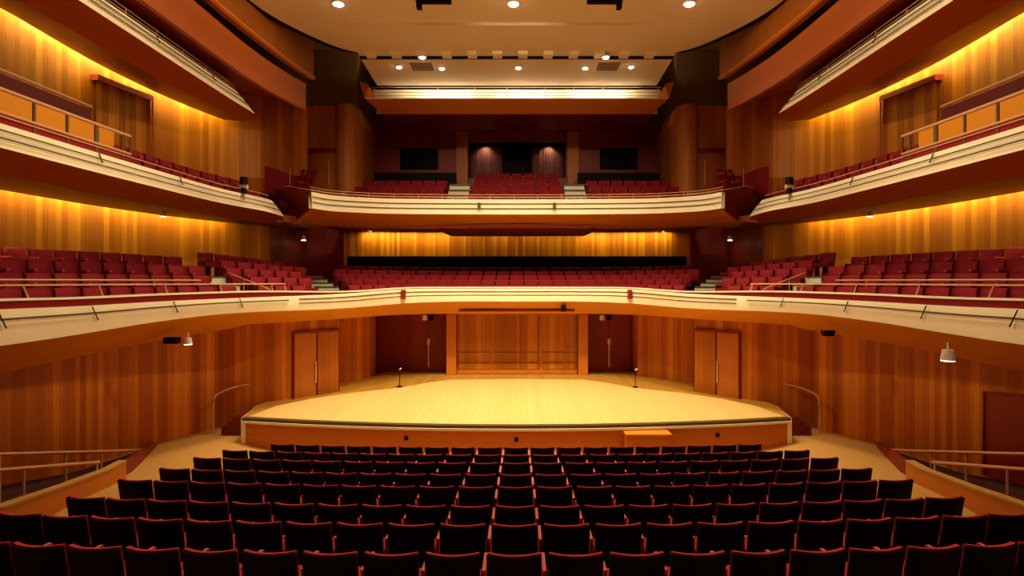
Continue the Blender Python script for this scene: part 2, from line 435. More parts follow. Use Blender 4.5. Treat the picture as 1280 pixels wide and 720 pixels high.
# cap rail
def caph(p): return lerp(.13, .02, sstep((p[1]-14)/4))
lofted(P1, N1, lambda p: [(.02, p[2]+caph(p)), (.02, p[2]+caph(p)+.04), (.12, p[2]+caph(p)+.04), (.12, p[2]+caph(p))]).build('cap_rail', M['cream'], t1)
lofted(P1, N1, lambda p: [(.06, p[2]), (.06, p[2]+caph(p)), (.10, p[2]+caph(p)), (.10, p[2])]).build('rail_panel', M['deckred'], t1)
def sub(P, N, f): return [(p, n) for p, n in zip(P, N) if f(p)]
for s in (-1, 1):
    seg = sub(P1, N1, lambda p: p[0]*s > 0 and p[1] < 15.4)
    if s > 0: seg = seg[::-1]
    mb = MB(); path = [(p[0]+n[0]*.1, p[1]+n[1]*.1, -.06-.0*p[2]) for p, n in seg]
    path.append((path[-1][0], path[-1][1]+.05, -.25)); mb.tube(path, .018)
    mb.build('hand_rail', M['rail'], t1)
    for i in range(3, len(seg), 4):
        p, n = seg[i]
        MB().tube([(p[0]+n[0]*.1, p[1]+n[1]*.1, p[2]+.15), (p[0]+n[0]*.1, p[1]+n[1]*.1-.12, -.06)], .014).build('rail_post', M['rail'], t1)
    mb = MB(); mb.tube([(p[0]+n[0]*1.42, p[1]+n[1]*1.42, .03) for p, n in seg if p[1] < 14], .022)
    mb.build('aisle_rail', M['rail'], t1)
    for i in range(4, len(seg)-6, 9):
        p, n = seg[i]; MB().tube([(p[0]+n[0]*1.42, p[1]+n[1]*1.42, -.6), (p[0]+n[0]*1.42, p[1]+n[1]*1.42, .03)], .014).build('rail_post', M['rail'], t1)
    # lighting pipe in front of the fascia with its hooks
    mb = MB(); mb.tube([(p[0]-n[0]*.07, p[1]-n[1]*.07, lerp(p[2], p[3], .27)) for p, n in seg], .016)
    mb.build('lighting_pipe', M['pipe'], t1)
    for i in range(2, len(seg), 5):
        p, n = seg[i]; z = lerp(p[2], p[3], .27)
        MB().tube([(p[0]-n[0]*.06, p[1]-n[1]*.06, p[2]-.01), (p[0]-n[0]*.11, p[1]-n[1]*.11+.1, z-.14)], .011).build('pipe_hook', M['blackm'], t1)
# thin shadow slots across the centre fascia
seg = sub(P1, N1, lambda p: p[1] >= 15.4)
for q in (.22, .5):
    MB().tube([(p[0]-n[0]*.03, p[1]-n[1]*.03, lerp(p[2], p[3], q)) for p, n in seg], .012).build('pipe', M['pipe'], t1)
for s in (-1, 1):
    MB().box((s*3.72, 18.98, -.42), (.12, .3, .3)).build('joint_box', M['maroon'], t1)
strip = []

# aisle steps on tier 1
def steps_run(pts, w, rz, label):
    x, y, z = pts[0]
    t = thing('aisle_steps', (x, y, z-1.0+E), label, 'steps')
    for x, y, z in pts: 
        MB().box((x, y, z-.15), (w, .8, .30), rz).build('tread', M['white'], t); MB().box((x, y-.02, z+.015), (w+.02, .82, .03), rz).build('nosing', M['pipe'], t)
for s in (-1, 1):
    steps_run([(s*6.0, 18.55, -.5), (s*6.35, 19.5, -.34), (s*6.75, 20.45, -.2), (s*7.25, 21.35, -.06), (s*7.75, 22.25, .08), (s*8.2, 23.1, .24)], .8, s*-.35, 'pale aisle steps climbing at the %s corner of the lowest balcony' % side(s))
    steps_run([(s*7.6, 15.6, -.42), (s*8.2, 16.1, -.1), (s*8.85, 16.7, .12)], .55, s*-.95, 'pale aisle steps among the red seats on the %s side of the lowest balcony' % side(s))
    t = thing('aisle_handrail', (s*7.2, 15.9, -.8+E), 'pale sloping handrail beside the %s side aisle of the lowest balcony' % side(s), 'handrail')
    MB().tube([(-6.5, 15.2, -.8), (-6.5, 15.2, -.22), (-6.9, 15.5, -.1), (-8.3, 16.6, .25)], .02).build('rail', M['rail'], t, flipx=(s > 0))
    MB().tube([(-7.6, 16.05, -.8), (-7.6, 16.05, .08)], .016).build('post', M['rail'], t, flipx=(s > 0))

# ------------------------------------------------------------------ seats
def curved_back(wt, wb, z0, z1, yb, lean, curv, th, mb, mi=0, nx=8, crown=0.0):
    rows = []
    for i in range(nx+1):
        t = -1+2*i/nx
        prof = []
        for z, w in ((z0, wb), ((z0+z1)/2, (wb+wt)/2+.01), (z1, wt)):
            x = t*w/2; y = yb - lean*(z-z0) + curv*t*t
            prof.append((x, y, z - crown*t*t*(z == z1)))
        a = prof; b = [(x, y+th, z) for x, y, z in prof[::-1]]
        b[0] = (b[0][0], b[0][1], b[0][2]-.012)
        rows.append(a+b)
    mb.loft(rows, closed=True, caps=True, mi=mi)
    return mb
def seat_parts():
    shell = curved_back(.474, .44, .22, .788, -.17, .16, .06, .05, MB())
    pad = curved_back(.458, .425, .40, .80, -.17+.022-.16*.18+.0, .16, .06, .055, MB())
    cushion = MB()
    rows = []
    for i in range(7):
        t = -1+2*i/6; x = t*.215; h = .03*(1-t*t)
        rows.append([(x, -.13, .36), (x, -.11, .44+h*.5), (x, .10, .45+h), (x, .27, .44+h*.7), (x, .29, .40), (x, .26, .35)])
    cushion.loft(rows, closed=True, caps=True)
    arm = MB(); arm.box((.265, .06, .60), (.032, .34, .03)); arm.box((.265, .22, .585), (.032, .04, .05))
    panel = MB(); panel.box((.265, .03, .30), (.026, .26, .60))
    base = MB(); base.tube([(0, -.02, 0), (0, -.02, .36)], .03); base.box((0, -.02, .01), (.22, .16, .02))
    return dict(back_shell=(shell, 'black'), backrest=(pad, 'red'), seat_cushion=(cushion, 'red'), armrest=(arm, 'arm'), side_panel=(panel, 'red'), pedestal=(base, 'black'))
SP = {k: (mb.mesh(k, M[m], lift=0), ) for k, (mb, m) in seat_parts().items()}
ar2 = MB(); ar2.box((-.265, .06, .60), (.032, .34, .03)); AR2 = ar2.mesh('armrest', M['arm'], lift=0)
pn2 = MB(); pn2.box((-.2625, .03, .30), (.03, .26, .60)); PN2 = pn2.mesh('side_panel', M['red'], lift=0)
for d in (SP,):
    for k in d:
        try: d[k][0].set_sharp_from_angle(angle=math.radians(50))
        except Exception: pass
ORD = ['zeroth', 'first', 'second', 'third', 'fourth', 'fifth', 'sixth', 'seventh', 'eighth', 'ninth', 'tenth', 'eleventh', 'twelfth', 'thirteenth', 'fourteenth', 'fifteenth',
       'sixteenth', 'seventeenth', 'eighteenth', 'nineteenth', 'twentieth', 'twenty-first', 'twenty-second', 'twenty-third', 'twenty-fourth', 'twenty-fifth', 'twenty-sixth',
       'twenty-seventh', 'twenty-eighth', 'twenty-ninth', 'thirtieth', 'thirty-first', 'thirty-second', 'thirty-third', 'thirty-fourth', 'thirty-fifth', 'thirty-sixth', 'thirty-seventh', 'thirty-eighth', 'thirty-ninth', 'fortieth']
def stall_seat(x, y, z, rz, label, group, first, last):
    r = bpy.data.objects.new('auditorium_seat', None); C.objects.link(r); r.empty_display_size = .1
    r.location = (x, y, z+E); r.rotation_euler = (0, 0, rz); r['label'] = label; r['category'] = 'seat'; r['group'] = group
    for k, (me,) in SP.items():
        o = bpy.data.objects.new(k, me); C.objects.link(o); o.parent = r
    if first:
        for k, me in (('armrest', AR2), ('side_panel', PN2)):
            o = bpy.data.objects.new(k, me); C.objects.link(o); o.parent = r
n_ind = 0
for i in range(8):
    n = 21 if i != 7 else 19
    if i < 2: n = 23
    for j in range(n):
        x = (j-(n-1)/2)*.53
        if i == 0 and abs(x) > 5.1: continue
        y = row_y(ROWD[i], x)+.18
        rz = math.asin(x/RC)
        nn = n
        jj = j
        rowname = {7: 'front row', 0: 'row nearest the viewer'}.get(i, ORD[8-i]+' row from the stage')
        if i == 0: jj = j-1; nn = n-2
        if jj == nn//2: pos = 'exactly in the middle'
        elif jj < nn//2: pos = ('leftmost' if jj == 0 else ORD[jj+1]+' from left end')
        else: pos = ('rightmost' if jj == nn-1 else ORD[nn-jj]+' from right end')
        stall_seat(x, y, seat_floor(i), rz, 'black-backed stalls seat, %s of the %s' % (pos, rowname) if 'middle' not in pos else 'black-backed stalls seat in the middle of the %s' % rowname,
                   'black-backed seats in the stalls', jj == 0, jj == nn-1)
        n_ind += 1

# small seats on the balconies: one mesh each
def tier_seat_mb():
    mb = MB()
    curved_back(.47, .44, .34, .80, -.17, .14, .05, .09, mb, mi=0, nx=4)
    mb.box((0, .06, .42), (.46, .36, .13), mi=0)
    mb.box((.262, .05, .58), (.05, .32, .04), mi=1); mb.box((.262, .02, .30), (.03, .24, .58), mi=0)
    mb.box((0, 0, .18), (.08, .2, .36), mi=2)
    return mb
TS = tier_seat_mb(); TSm = TS.mesh('auditorium_seat', [M['tierred'], M['tierarm'], M['black']], lift=0)
cand = []        # x, y, z, rz, description
def near_line(x, y, a, b, w):
    a = Vector(a); d = Vector(b)-a; L = d.length; d.normalize(); v = Vector((x, y))-a; t = v.dot(d)
    return -.3 < t < L+.6 and abs(v.cross(d)) < w
def offpath(P, N, off):
    return [(p[0]+n[0]*off, p[1]+n[1]*off, n[0], n[1], p[4], p[5]) for p, n in zip(P, N)]
rows1 = ['front', 'second', 'third', 'fourth', 'fifth']
for ri in range(5):
    off = .9+.95*ri-.05
    Q = offpath(P1, N1, off)
    half = [q for q in Q if q[0] < -.02]
    half.append((0,)+half[-1][1:2]+(0, 1)+half[-1][4:])
    # from the centre outwards
    pts = resample(half[::-1], step=.54)
    for s in (-1, 1):
        cnt = {'c': 0, 's': 0}
        for j, q in enumerate(pts):
            if s > 0 and j == 0: continue
            if j == 0: q = (0,)+q[1:]
            x, y, nx, ny, k, dm = q
            if off > dm-.15: continue
            if near_line(x, y, (-5.3, 16.5), (-6.6, 20.1), .6) or near_line(x, y, (-6.6, 20.1), (-8.4, 23.5), .62): continue
            if near_line(x, y, (-7.2, 15.3), (-9.1, 16.9), .5): continue
            if y < 5.5: continue
            if ri > 3 and y < 14: continue
            centre = (-x) < (6.5 if y > 20 else -1) and y > 18.8 or (y > 19.5 and -x < 6.3)
            # the little columns at the corner stand here
            if y > 21.4 and -x > 7.0 and not centre: continue
            px = 647+x/y*720
            if px < -25: continue
            z = tier_top1(.9+.95*ri, k)-.80
            rz = math.atan2(-nx, ny) + PI
            sec = 'c' if centre else 's'; cnt[sec] += 1
            X = x*(1 if s < 0 else -1); RZ = rz if s < 0 else -rz
            cand.append((X, y, z, RZ, ('c1' if centre else 's1'), s, ri, cnt[sec]))
# tier 2 centre rows
rows2 = [(21.75, 3.17), (22.75, 3.55), (23.75, 3.95), (24.8, 4.38), (26.2, 4.95)]
for ri, (y, zt) in enumerate(rows2):
    for j in range(0, 40):
        for s in (-1, 1):
            if s > 0 and j == 0: continue
            x = j*.54*s
            ax = abs(x)
            bound = 1.75+.02*(y-21)
            ok = ax < 1.95 or (2.9 < ax < 6.6 and ri < 4) or (ri < 1 and ax < 6.6)
            if ri == 4 and ax > 1.95: ok = False
            if not ok: continue
            cand.append((x, y-.02*ax if False else y, zt-.80, PI, 'c2', s, ri, j))
# tier 2 side row and the block at its end
F2 = [(-8.42, -4), (-8.45, 6), (-8.45, 11), (-8.38, 14), (-8.25, 16.2), (-7.85, 18), (-7.9, 19.6)]
P2s = resample(catmull(F2, 8), step=.54)
N2s = normals(P2s)
for (p, n) in zip(P2s, N2s):
    if 13.2 < p[1] < 18.2:
        for s in (-1, 1):
            x = p[0]+n[0]*.65; y = p[1]+n[1]*.65
            rz = math.atan2(-n[0], n[1])+PI
            cand.append((x*(-s), y, 2.36, rz if s < 0 else -rz, 's2', s, 0, int((p[1]-13)/.54)+1))
for ri in range(3):
    for j in range(4):
        for s in (-1, 1):
            cand.append((s*(7.7+.5*j+.1*ri), 21.0+.45*j*.3+.75*ri*.6, 2.75+.38*ri, PI-s*.5*-1, 'e2', s, ri, j+1))
cand.sort(key=lambda c: math.hypot(c[0], c[1]))
want = 300-n_ind
taken = []
rest = MB(); used = {}
vis = [c for c in cand]
for idx, c in enumerate(vis):
    x, y, z, rz, sec, s, ri, j = c
    if len(taken) < want and sec in ('s1',):
        taken.append(c); continue
    ca, sa = math.cos(rz), math.sin(rz)
    b = len(rest.v)
    rest.v += [(x+vx*ca-vy*sa, y+vx*sa+vy*ca, z+vz) for vx, vy, vz in TS.v]
    for f, uv, mi in zip(TS.f, TS.uv, TS.mi): rest.face([b+i for i in f], uv, mi, False)
groups = {}
for c in taken: groups.setdefault((c[5], c[6]), []).append(c)
for (s, ri), L in groups.items():
    L.sort(key=lambda c: -c[1])
    for j, c in enumerate(L):
        x, y, z, rz = c[:4]
        o = bpy.data.objects.new('auditorium_seat', TSm); C.objects.link(o)
        o.location = (x, y, z+E); o.rotation_euler = (0, 0, rz)
        pos = 'nearest the stage' if j == 0 else ORD[j+1]+' from the stage end'
        tag(o, 'red seat %s, %s row on the %s of the lowest balcony' % (pos, rows1[ri], side(s)), 'seat', 'red seats on the %s side of the lowest balcony' % side(s))
o = rest.build('distant_red_seats', [M['tierred'], M['tierarm'], M['black']])
tag(o, 'small distant red seats in rows across the far balconies', 'seats', kind='stuff')
print('SEATS', n_ind, len(taken), len(vis)-len(taken))

# ------------------------------------------------------------------ upper walls
def wallgrid(P, z0, z1, n=4):
    return [[(x, y, z0+(z1-z0)*k/n) for k in range(n+1)] for x, y in P]
for s in (-1, 1):
    sm = (s > 0)
    P = catmull(W2, 5)
    mb = MB(); mb.loft(wallgrid(P, -1.3, 2.35)); mb.build('wall_%s_tier_1' % side(s), M['wall2'], flipx=sm, kind='structure')
    P = catmull(W2hi, 5)
    mb = MB(); mb.loft(wallgrid(P, 2.3, 6.9, 6)); mb.build('wall_%s_tier_2' % side(s), M['wall2'], flipx=sm, kind='structure')
    mb = MB(); mb.loft(wallgrid(P, 6.9, 9.6, 2)); mb.build('wall_%s_upper' % side(s), M['darkvoid'], flipx=sm, kind='structure')
    # maroon corner shaft at tier 1
    mb = MB(); mb.loft(wallgrid([(-9.3, 21.7), (-9.25, 22.5), (-8.75, 23.9), (-7.95, 24.0), (-7.95, 24.0), (-7.3, 24.3), (-8.15, 27.2)], -1.3, 2.6), smooth=False)
    mb.build('wall_%s_corner' % side(s), M['maroon'], flipx=sm, kind='structure')
    # corner at tier 2: return, door wall, rounded column, return to the back wall
    mb = MB(); mb.loft(wallgrid([(-8.07, 22.2), (-8.75, 23.9), (-7.55, 23.9)], 2.3, 7.3), smooth=False)
    mb.build('wall_%s_door_bay' % side(s), M['fine'], flipx=sm, kind='structure')
    arc = [(-7.55, 23.9)] + [(-7.1+.45*math.cos(a), 24.05+.45*math.sin(a)) for a in [math.radians(d) for d in range(200, 380, 20)]] + [(-6.7, 26), (-7.1, 29.1)]
    mb = MB(); mb.loft(wallgrid(arc, 2.3, 7.3)); mb.build('wall_%s_column' % side(s), M['fine'], flipx=sm, kind='structure')
    mb = MB(); mb.loft(wallgrid([(-8.07, 22.2), (-8.75, 24.0), (-7.55, 23.97), (-6.7, 24.2), (-6.7, 26), (-7.1, 29.1)], 7.3, 9.6)); mb.build('wall_%s_void' % side(s), M['darkvoid'], flipx=sm, kind='structure')
    # door in that bay
    t = thing('door_'+('6' if s < 0 else '7'), (s*8.0, 23.85, 3.2+E), 'narrow brown door at the %s end of the middle balcony' % side(s), 'door'); t['kind'] = 'structure'
    MB().box((-8.05, 23.82, 4.3), (.95, .07, 2.1)).build('door_leaf', M['door'], t, flipx=sm)
    MB().box((-8.05, 23.78, 5.42), (1.1, .14, .16)).build('door_frame', M['maroon'], t, flipx=sm)
    MB().tube([(-7.75, 23.75, 4.0), (-7.75, 23.75, 5.0)], .015).build('handle', M['whitepl'], t, flipx=sm)
    # door recess in the tier 2 side wall
    t = thing('door_'+('8' if s < 0 else '9'), (s*11.9, 17.4, 2.6+E), 'tall wooden doors with a dark lintel in the %s wall of the middle balcony' % side(s), 'door'); t['kind'] = 'structure'
    MB().loft([[(-11.74, 16.1, z) for z in (2.6, 5.62)], [(-11.58, 17.0, z) for z in (2.6, 5.62)]]).build('door_leaf', M['wall2'], t, flipx=sm)
    MB().loft([[(-11.58, 17.02, z) for z in (2.6, 5.62)], [(-11.38, 17.9, z) for z in (2.6, 5.62)]]).build('door_leaf', M['wall2'], t, flipx=sm)
    MB().loft([[(x, y, 5.62), (x, y, 5.78), (x-.2, y, 5.78), (x-.2, y, 5.62)] for x, y in ((-11.66, 16.05), (-11.5, 17.0), (-11.3, 17.95))], closed=True, caps=True).build('lintel', M['maroon'], t, flipx=sm)
    mb = MB(); mb.tube([(-11.34, 17.94, 2.6), (-11.34, 17.94, 5.6)], .03)
    mb.build('door_frame', M['maroon'], t, flipx=sm)
# back wall tier 1 centre
mb = MB(); mb.loft(wallgrid([(-8.15, 27.2), (-4, 27.35), (0, 27.4), (4, 27.35), (8.15, 27.2)], .7, 2.6)); mb.build('wall_back_tier_1', M['wall'], kind='structure')
mb = MB(); mb.box((0, 26.2, .2), (15.4, .12, 1.9)); mb.box((0, 26.7, 1.1), (15.4, 1.0, .08)); mb.build('trim_3', M['blackm'], kind='structure')
# back wall tier 2 with its openings
mb = MB()
ZB, ZT = 2.6, 8.4; Y = 29.1
for x0, x1, z0, z1 in ((-7.1, -5.85, ZB, ZT), (-5.85, -4.0, ZB, 5.65), (-5.85, -4.0, 6.7, ZT), (-4.0, -2.45, ZB, ZT), (-2.45, 2.45, 7.05, ZT), (2.45, 4.2, ZB, ZT), (4.2, 6.05, ZB, 5.65), (4.2, 6.05, 6.7, ZT), (6.05, 7.1, ZB, ZT), (-2.45, 2.45, ZB, 5.2)):
    mb.box(((x0+x1)/2, Y, (z0+z1)/2), (x1-x0, .2, z1-z0))
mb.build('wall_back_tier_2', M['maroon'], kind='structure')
mb = MB()
for x in (-2.75, 2.8): mb.box((x, 28.9, 5.4), (.56, .35, 4.2))
mb.build('trim_4', M['door'], kind='structure')
mb = MB(); mb.box((0, 31, 6), (15, .1, 6)); mb.build('wall_booth', M['blackm'], kind='structure')
for n, x in ((1, -4.92), (2, 5.12)):
    t = thing('window_%d' % n, (x, 29.0, 5.65+E), 'black control room window high on the back wall, %s one' % ('left' if x < 0 else 'right'), 'window'); t['kind'] = 'structure'
    MB().box((x, 29.05, 6.17), (1.84, .04, 1.04)).build('pane', M['glass'], t)
    mb = MB()
    for z in (5.66, 6.69): mb.box((x, 28.98, z), (1.9, .06, .05))
    for xx in (-.93, .93): mb.box((x+xx, 28.98, 6.17), (.05, .06, 1.04))
    mb.build('window_frame', M['blackm'], t)
# opening with two curved pleated curtains
for s in (-1, 1):
    t = None
    arc = [(s*1.62+.85*math.cos(a), 30.15+.55*math.sin(a)*-1) for a in [math.radians(d) for d in range(0, 181, 12)]]
    if s > 0: pass
    fold = [(x+.0, y+.03*(-1)**i) for i, (x, y) in enumerate(resample(arc, n=45))]
    o = MB().loft([[(x, y, 5.1), (x, y, 6.95)] for x, y in fold]).build('pleated_curtain', M['curtain'], base=(s*1.62, 29.5, 5.1+E))
    tag(o, 'rounded dusty pink pleated curtain in the %s half of the dark back opening' % side(s), 'curtain')
# low dark parapets either side at the top of tier 2
for s in (-1, 1):
    o = MB().box((s*4.85, 27.6, 4.5), (3.9, .2, 1.4)).build('rear_parapet', M['blackm'], base=(s*4.85, 27.6, 3.7+E))
    tag(o, 'low black parapet behind the %s block of middle balcony seats' % side(s), 'parapet')

# ------------------------------------------------------------------ tier 2 and tier 3 side balconies
def side_balcony(s, name, label, FK, zT, zB, endT, inner, zc, zw, ztop, tier):
    t = thing(name, (s*8.4, 8, zB-.3+E), label, 'balcony')
    sm = (s > 0)
    Pb = resample(catmull(FK, 8), 60); 
    top = resample([p for p in Pb if p[1] <= endT], 60)
    W = resample([(x+.32, y-.05*(y > 18)) for x, y in inner], 60)
    # fascia (cream): bottom edge runs further towards the stage end than the top edge
    rows = []
    for a, b in zip(Pb, top):
        rows.append([(a[0], a[1], zB), (a[0]*.4+b[0]*.6-.0, a[1]*.5+b[1]*.5, (zT+zB)/2), (b[0], b[1], zT), (b[0]-.14, b[1], zT), (a[0]-.14, a[1], zB+.02)])
    MB().loft(rows, closed=True, caps=True).build('fascia', M['cream'], t, flipx=sm)
    rows = []
    for a, w in zip(Pb, W):
        c = (lerp(a[0], w[0], .3), lerp(a[1], w[1], .3))
        rows.append([(a[0]-.01, a[1], zB), (c[0], c[1], zc)])
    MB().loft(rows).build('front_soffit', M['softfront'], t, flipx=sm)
    rows = []
    for a, w in zip(Pb, W):
        c = (lerp(a[0], w[0], .3), lerp(a[1], w[1], .3)); z = zw(w)
        rows.append([(c[0], c[1], zc), (w[0], w[1], z), (w[0], w[1], z+.45)])
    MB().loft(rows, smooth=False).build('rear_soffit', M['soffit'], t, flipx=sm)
    rows = []
    W3 = resample([(x, y) for x, y in inner], 60)
    for a, w in zip(top, W3):
        rows.append([(a[0]-.14, a[1], ztop), (lerp(a[0], w[0], .35), lerp(a[1], w[1], .35), ztop), (lerp(a[0], w[0], .35), lerp(a[1], w[1], .35), ztop+.35), (w[0], w[1], zw(w)+.62)])
    MB().loft(rows, smooth=False).build('deck', M['deckred'], t, flipx=sm)
    a, b, w = Pb[-1], top[-1], W[-1]
    # end face
    mb = MB(); i0 = len(mb.v); c = (lerp(a[0], w[0], .3), lerp(a[1], w[1], .3))
    mb.v += [(a[0]-.01, a[1], zB+.01), (c[0], c[1], zc+.01), (w[0], w[1], zw(w)), (w[0], w[1], ztop+.5), (b[0]-.14, b[1], ztop+.02)]
    mb.face([0, 1, 2, 3, 4]); mb.build('end_panel', M['maroon'], t, flipx=sm)
    for q in (.30, .62):
        MB().tube([(lerp(b[0], a[0], q)+.05, lerp(b[1], a[1], q), lerp(zT, zB, q)) for a, b in zip(Pb, top)], .014).build('lighting_pipe', M['pipe'], t, flipx=sm)
    for i in range(20, 60, 7):
        b = top[i]
        MB().tube([(b[0]+.04, b[1], zT-.02), (b[0]+.08, b[1]+.05, lerp(zT, zB, .5))], .016).build('pipe_hook', M['pipe'], t, flipx=sm)
    return t, Pb, top, W
W2n = catmull(W2hi, 5)
def zw3(w): return 6.2 if w[1] < 13.4 else (lerp(6.2, 5.65, (w[1]-13.4)/7.5))
def zw2(w): return 2.08
for s in (-1, 1):
    sm = s > 0
    t, Pb, top, W = side_balcony(s, 'middle_side_balcony', '%s side balcony of the middle tier, cream fascia with brass rails' % side(s), F2, 2.6, 2.2, 18.6, catmull(W2, 5), 1.97, zw2, 2.36, 2)
    seg = [p for p in top if p[1] < 13]
    MB().tube([(p[0]-.12, p[1], 3.21) for p in seg], .035).build('upper_rail', M['rail'], t, flipx=sm)
    MB().tube([(p[0]-.12, p[1], 2.82) for p in seg], .028).build('lower_rail', M['rail'], t, flipx=sm)
    MB().loft([[(p[0]-.12, p[1], 2.58), (p[0]-.12, p[1], 2.81)] for p in seg]).build('kick_panel', M['deckred'], t, flipx=sm)
    L = resample(seg, step=.75)
    for k, p in enumerate(L):
        if p[1] > 5: MB().box((p[0]-.12, p[1], 2.92), (.03, .05 if k % 3 else .1, .62)).build('rail_post', M['pipe'], t, flipx=sm)
    p = seg[-1]; MB().box((p[0]-.12, p[1], 2.92), (.03, .04, .64)).build('rail_post', M['pipe'], t, flipx=sm)
    MB().tube([(p[0]-.1, p[1], 2.75) for p in top], .014).build('front_rail', M['rail'], t, flipx=sm)
    # parapet behind
    o = MB().loft([[(-9.15, y, 2.5), (-9.15, y, 3.4), (-9.22, y, 3.4), (-9.22, y, 2.5)] for y in (-3, 13.1)], closed=True, caps=True, smooth=False).build('wood_parapet', M['honey'], flipx=sm, base=(0, 0, 0))
    tag(o, 'honey veneer parapet behind the brass rails of the %s middle balcony' % side(s), 'parapet')
    t = thing('rear_screen', (s*9.55, 8, 2.8+E), 'dark maroon screen with top rail at back of the %s middle balcony' % side(s), 'screen')
    MB().box((-9.55, 4.9, 3.3), (.06, 16, 1.1)).build('screen_panel', M['darkmaroon'], t, flipx=sm)
    MB().tube([(-9.55, -3, 3.93), (-9.55, 12.95, 3.93)], .03).build('rail', M['rail'], t, flipx=sm)
    F3 = [(-8.42, -4), (-8.42, 6), (-8.42, 11.5), (-8.46, 14.7), (-8.48, 17), (-8.45, 18.6)]
    t, Pb, top, W = side_balcony(s, 'top_side_balcony', '%s side balcony of the top tier with bright striped fascia' % side(s), F3, 5.76, 5.42, 17.7, [p for p in W2n if p[1] < 20.5], 5.32, zw3, 5.6, 3)
    MB().tube([(p[0]-.05, p[1], 5.93) for p in top], .018).build('hand_rail', M['rail'], t, flipx=sm)
    MB().tube([(p[0]-.05, p[1], 5.84) for p in top], .012).build('hand_rail', M['rail'], t, flipx=sm)
    for p in resample(top, step=1.1):
        if p[1] > 8: MB().tube([(p[0]-.05, p[1], 5.72), (p[0]-.05, p[1], 5.93)], .012).build('rail_post', M['rail'], t, flipx=sm)
    # hanging curved bulkheads
    P4 = resample(catmull([(-8.0, -4), (-8.0, 8), (-7.95, 14.2), (-7.9, 16.9), (-7.7, 18.7), (-7.4, 20.2)], 6), 30)
    rows = [[(x, y, 6.0), (x, y, 6.93), (x-.12, y, 6.93), (x-.12, y, 6.0)] for x, y in P4]
    t = thing('lower_bulkhead', (s*8, 8, 6+E), 'lower curved veneer bulkhead above the %s top balcony' % side(s), 'bulkhead')
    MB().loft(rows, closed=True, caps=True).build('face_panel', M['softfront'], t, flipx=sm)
    Wx = resample([p for p in W2n if p[1] > -4.5], 30)
    MB().loft([[(a[0]-.02, a[1], 6.0), (w[0]+.05, w[1], 6.9)] for a, w in zip(P4, Wx)]).build('soffit', M['maroon'], t, flipx=sm)  # shade on the underside put into the maroon
    MB().loft([[(a[0]-.1, a[1], 6.92), (w[0]+.05, w[1], 6.98)] for a, w in zip(P4, Wx)]).build('top_board', M['darkvoid'], t, flipx=sm)
    P5 = resample(catmull([(-7.85, -4), (-7.85, 8), (-7.78, 14.8), (-7.62, 17.3), (-7.45, 19), (-7.22, 20.5)], 6), 30)
    t = thing('upper_bulkhead', (s*7.8, 8, 7.2+E), 'upper curved veneer bulkhead beside the %s edge of the ceiling' % side(s), 'bulkhead')
    MB().loft([[(x, y, 7.25), (x, y, 8.5), (x-.12, y, 8.5), (x-.12, y, 7.25)] for x, y in P5], closed=True, caps=True).build('face_panel', M['bulk'], t, flipx=sm)
    MB().loft([[(x-.02, y, 7.17), (x+.05, y, 7.2), (x+.05, y, 7.27), (x-.3, y, 7.25)] for x, y in P5], closed=True, caps=True).build('lower_edge', M['wood'], t, flipx=sm)

# ------------------------------------------------------------------ tier 2 centre balcony
F2c = [(-6.75, 19.0), (-6.35, 19.75), (-5.2, 20.35), (-3.9, 20.6), (0, 20.75)]
F2cf = F2c + [(-x, y) for x, y in F2c[:-1][::-1]]
Pc = resample(catmull(F2cf, 8), 70); Nc = normals(Pc)
t2 = thing('middle_centre_balcony', (0, 20.6, 1.9+E), 'wide middle balcony facing the stage with cream fascia and red seats', 'balcony')
lofted(Pc, Nc, lambda p: [(0, 2.42), (0, 2.70), (.0, 2.96), (.14, 2.96), (.14, 2.42)]).build('fascia', M['cream'], t2)
lofted(Pc, Nc, lambda p: [(.0, 2.42), (.65, 2.03), (1.5, 2.03), (1.5, 2.3)], closed=False, caps=False).build('front_soffit', M['honey'], t2)
# deeper soffit with stepped outline
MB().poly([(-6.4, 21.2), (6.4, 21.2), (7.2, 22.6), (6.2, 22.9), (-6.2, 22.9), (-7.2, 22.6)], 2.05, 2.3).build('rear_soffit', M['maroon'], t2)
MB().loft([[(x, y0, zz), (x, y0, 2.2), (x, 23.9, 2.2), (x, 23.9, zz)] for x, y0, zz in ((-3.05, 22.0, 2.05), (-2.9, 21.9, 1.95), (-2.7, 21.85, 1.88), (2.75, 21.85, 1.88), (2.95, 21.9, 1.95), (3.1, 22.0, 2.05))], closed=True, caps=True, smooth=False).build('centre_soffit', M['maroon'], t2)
for q in (.3, .62):
    MB().tube([(p[0]-n[0]*.03, p[1]-n[1]*.03, 2.96-.54*q) for p, n in zip(Pc, Nc)], .014).build('lighting_pipe', M['pipe'], t2)
lofted(Pc, Nc, lambda p: [(.05, 3.03), (.05, 3.06), (.12, 3.06), (.12, 3.03)]).build('cap_rail', M['rail'], t2)
for zz in (3.14,):
    MB().tube([(p[0]+n[0]*.1, p[1]+n[1]*.1, zz) for p, n in zip(Pc, Nc)], .012).build('hand_rail', M['rail'], t2)
for i in range(2, 70, 4):
    p, n = Pc[i], Nc[i]; MB().tube([(p[0]+n[0]*.09, p[1]+n[1]*.09, 2.95), (p[0]+n[0]*.09, p[1]+n[1]*.09, 3.14)], .012).build('rail_post', M['rail'], t2)
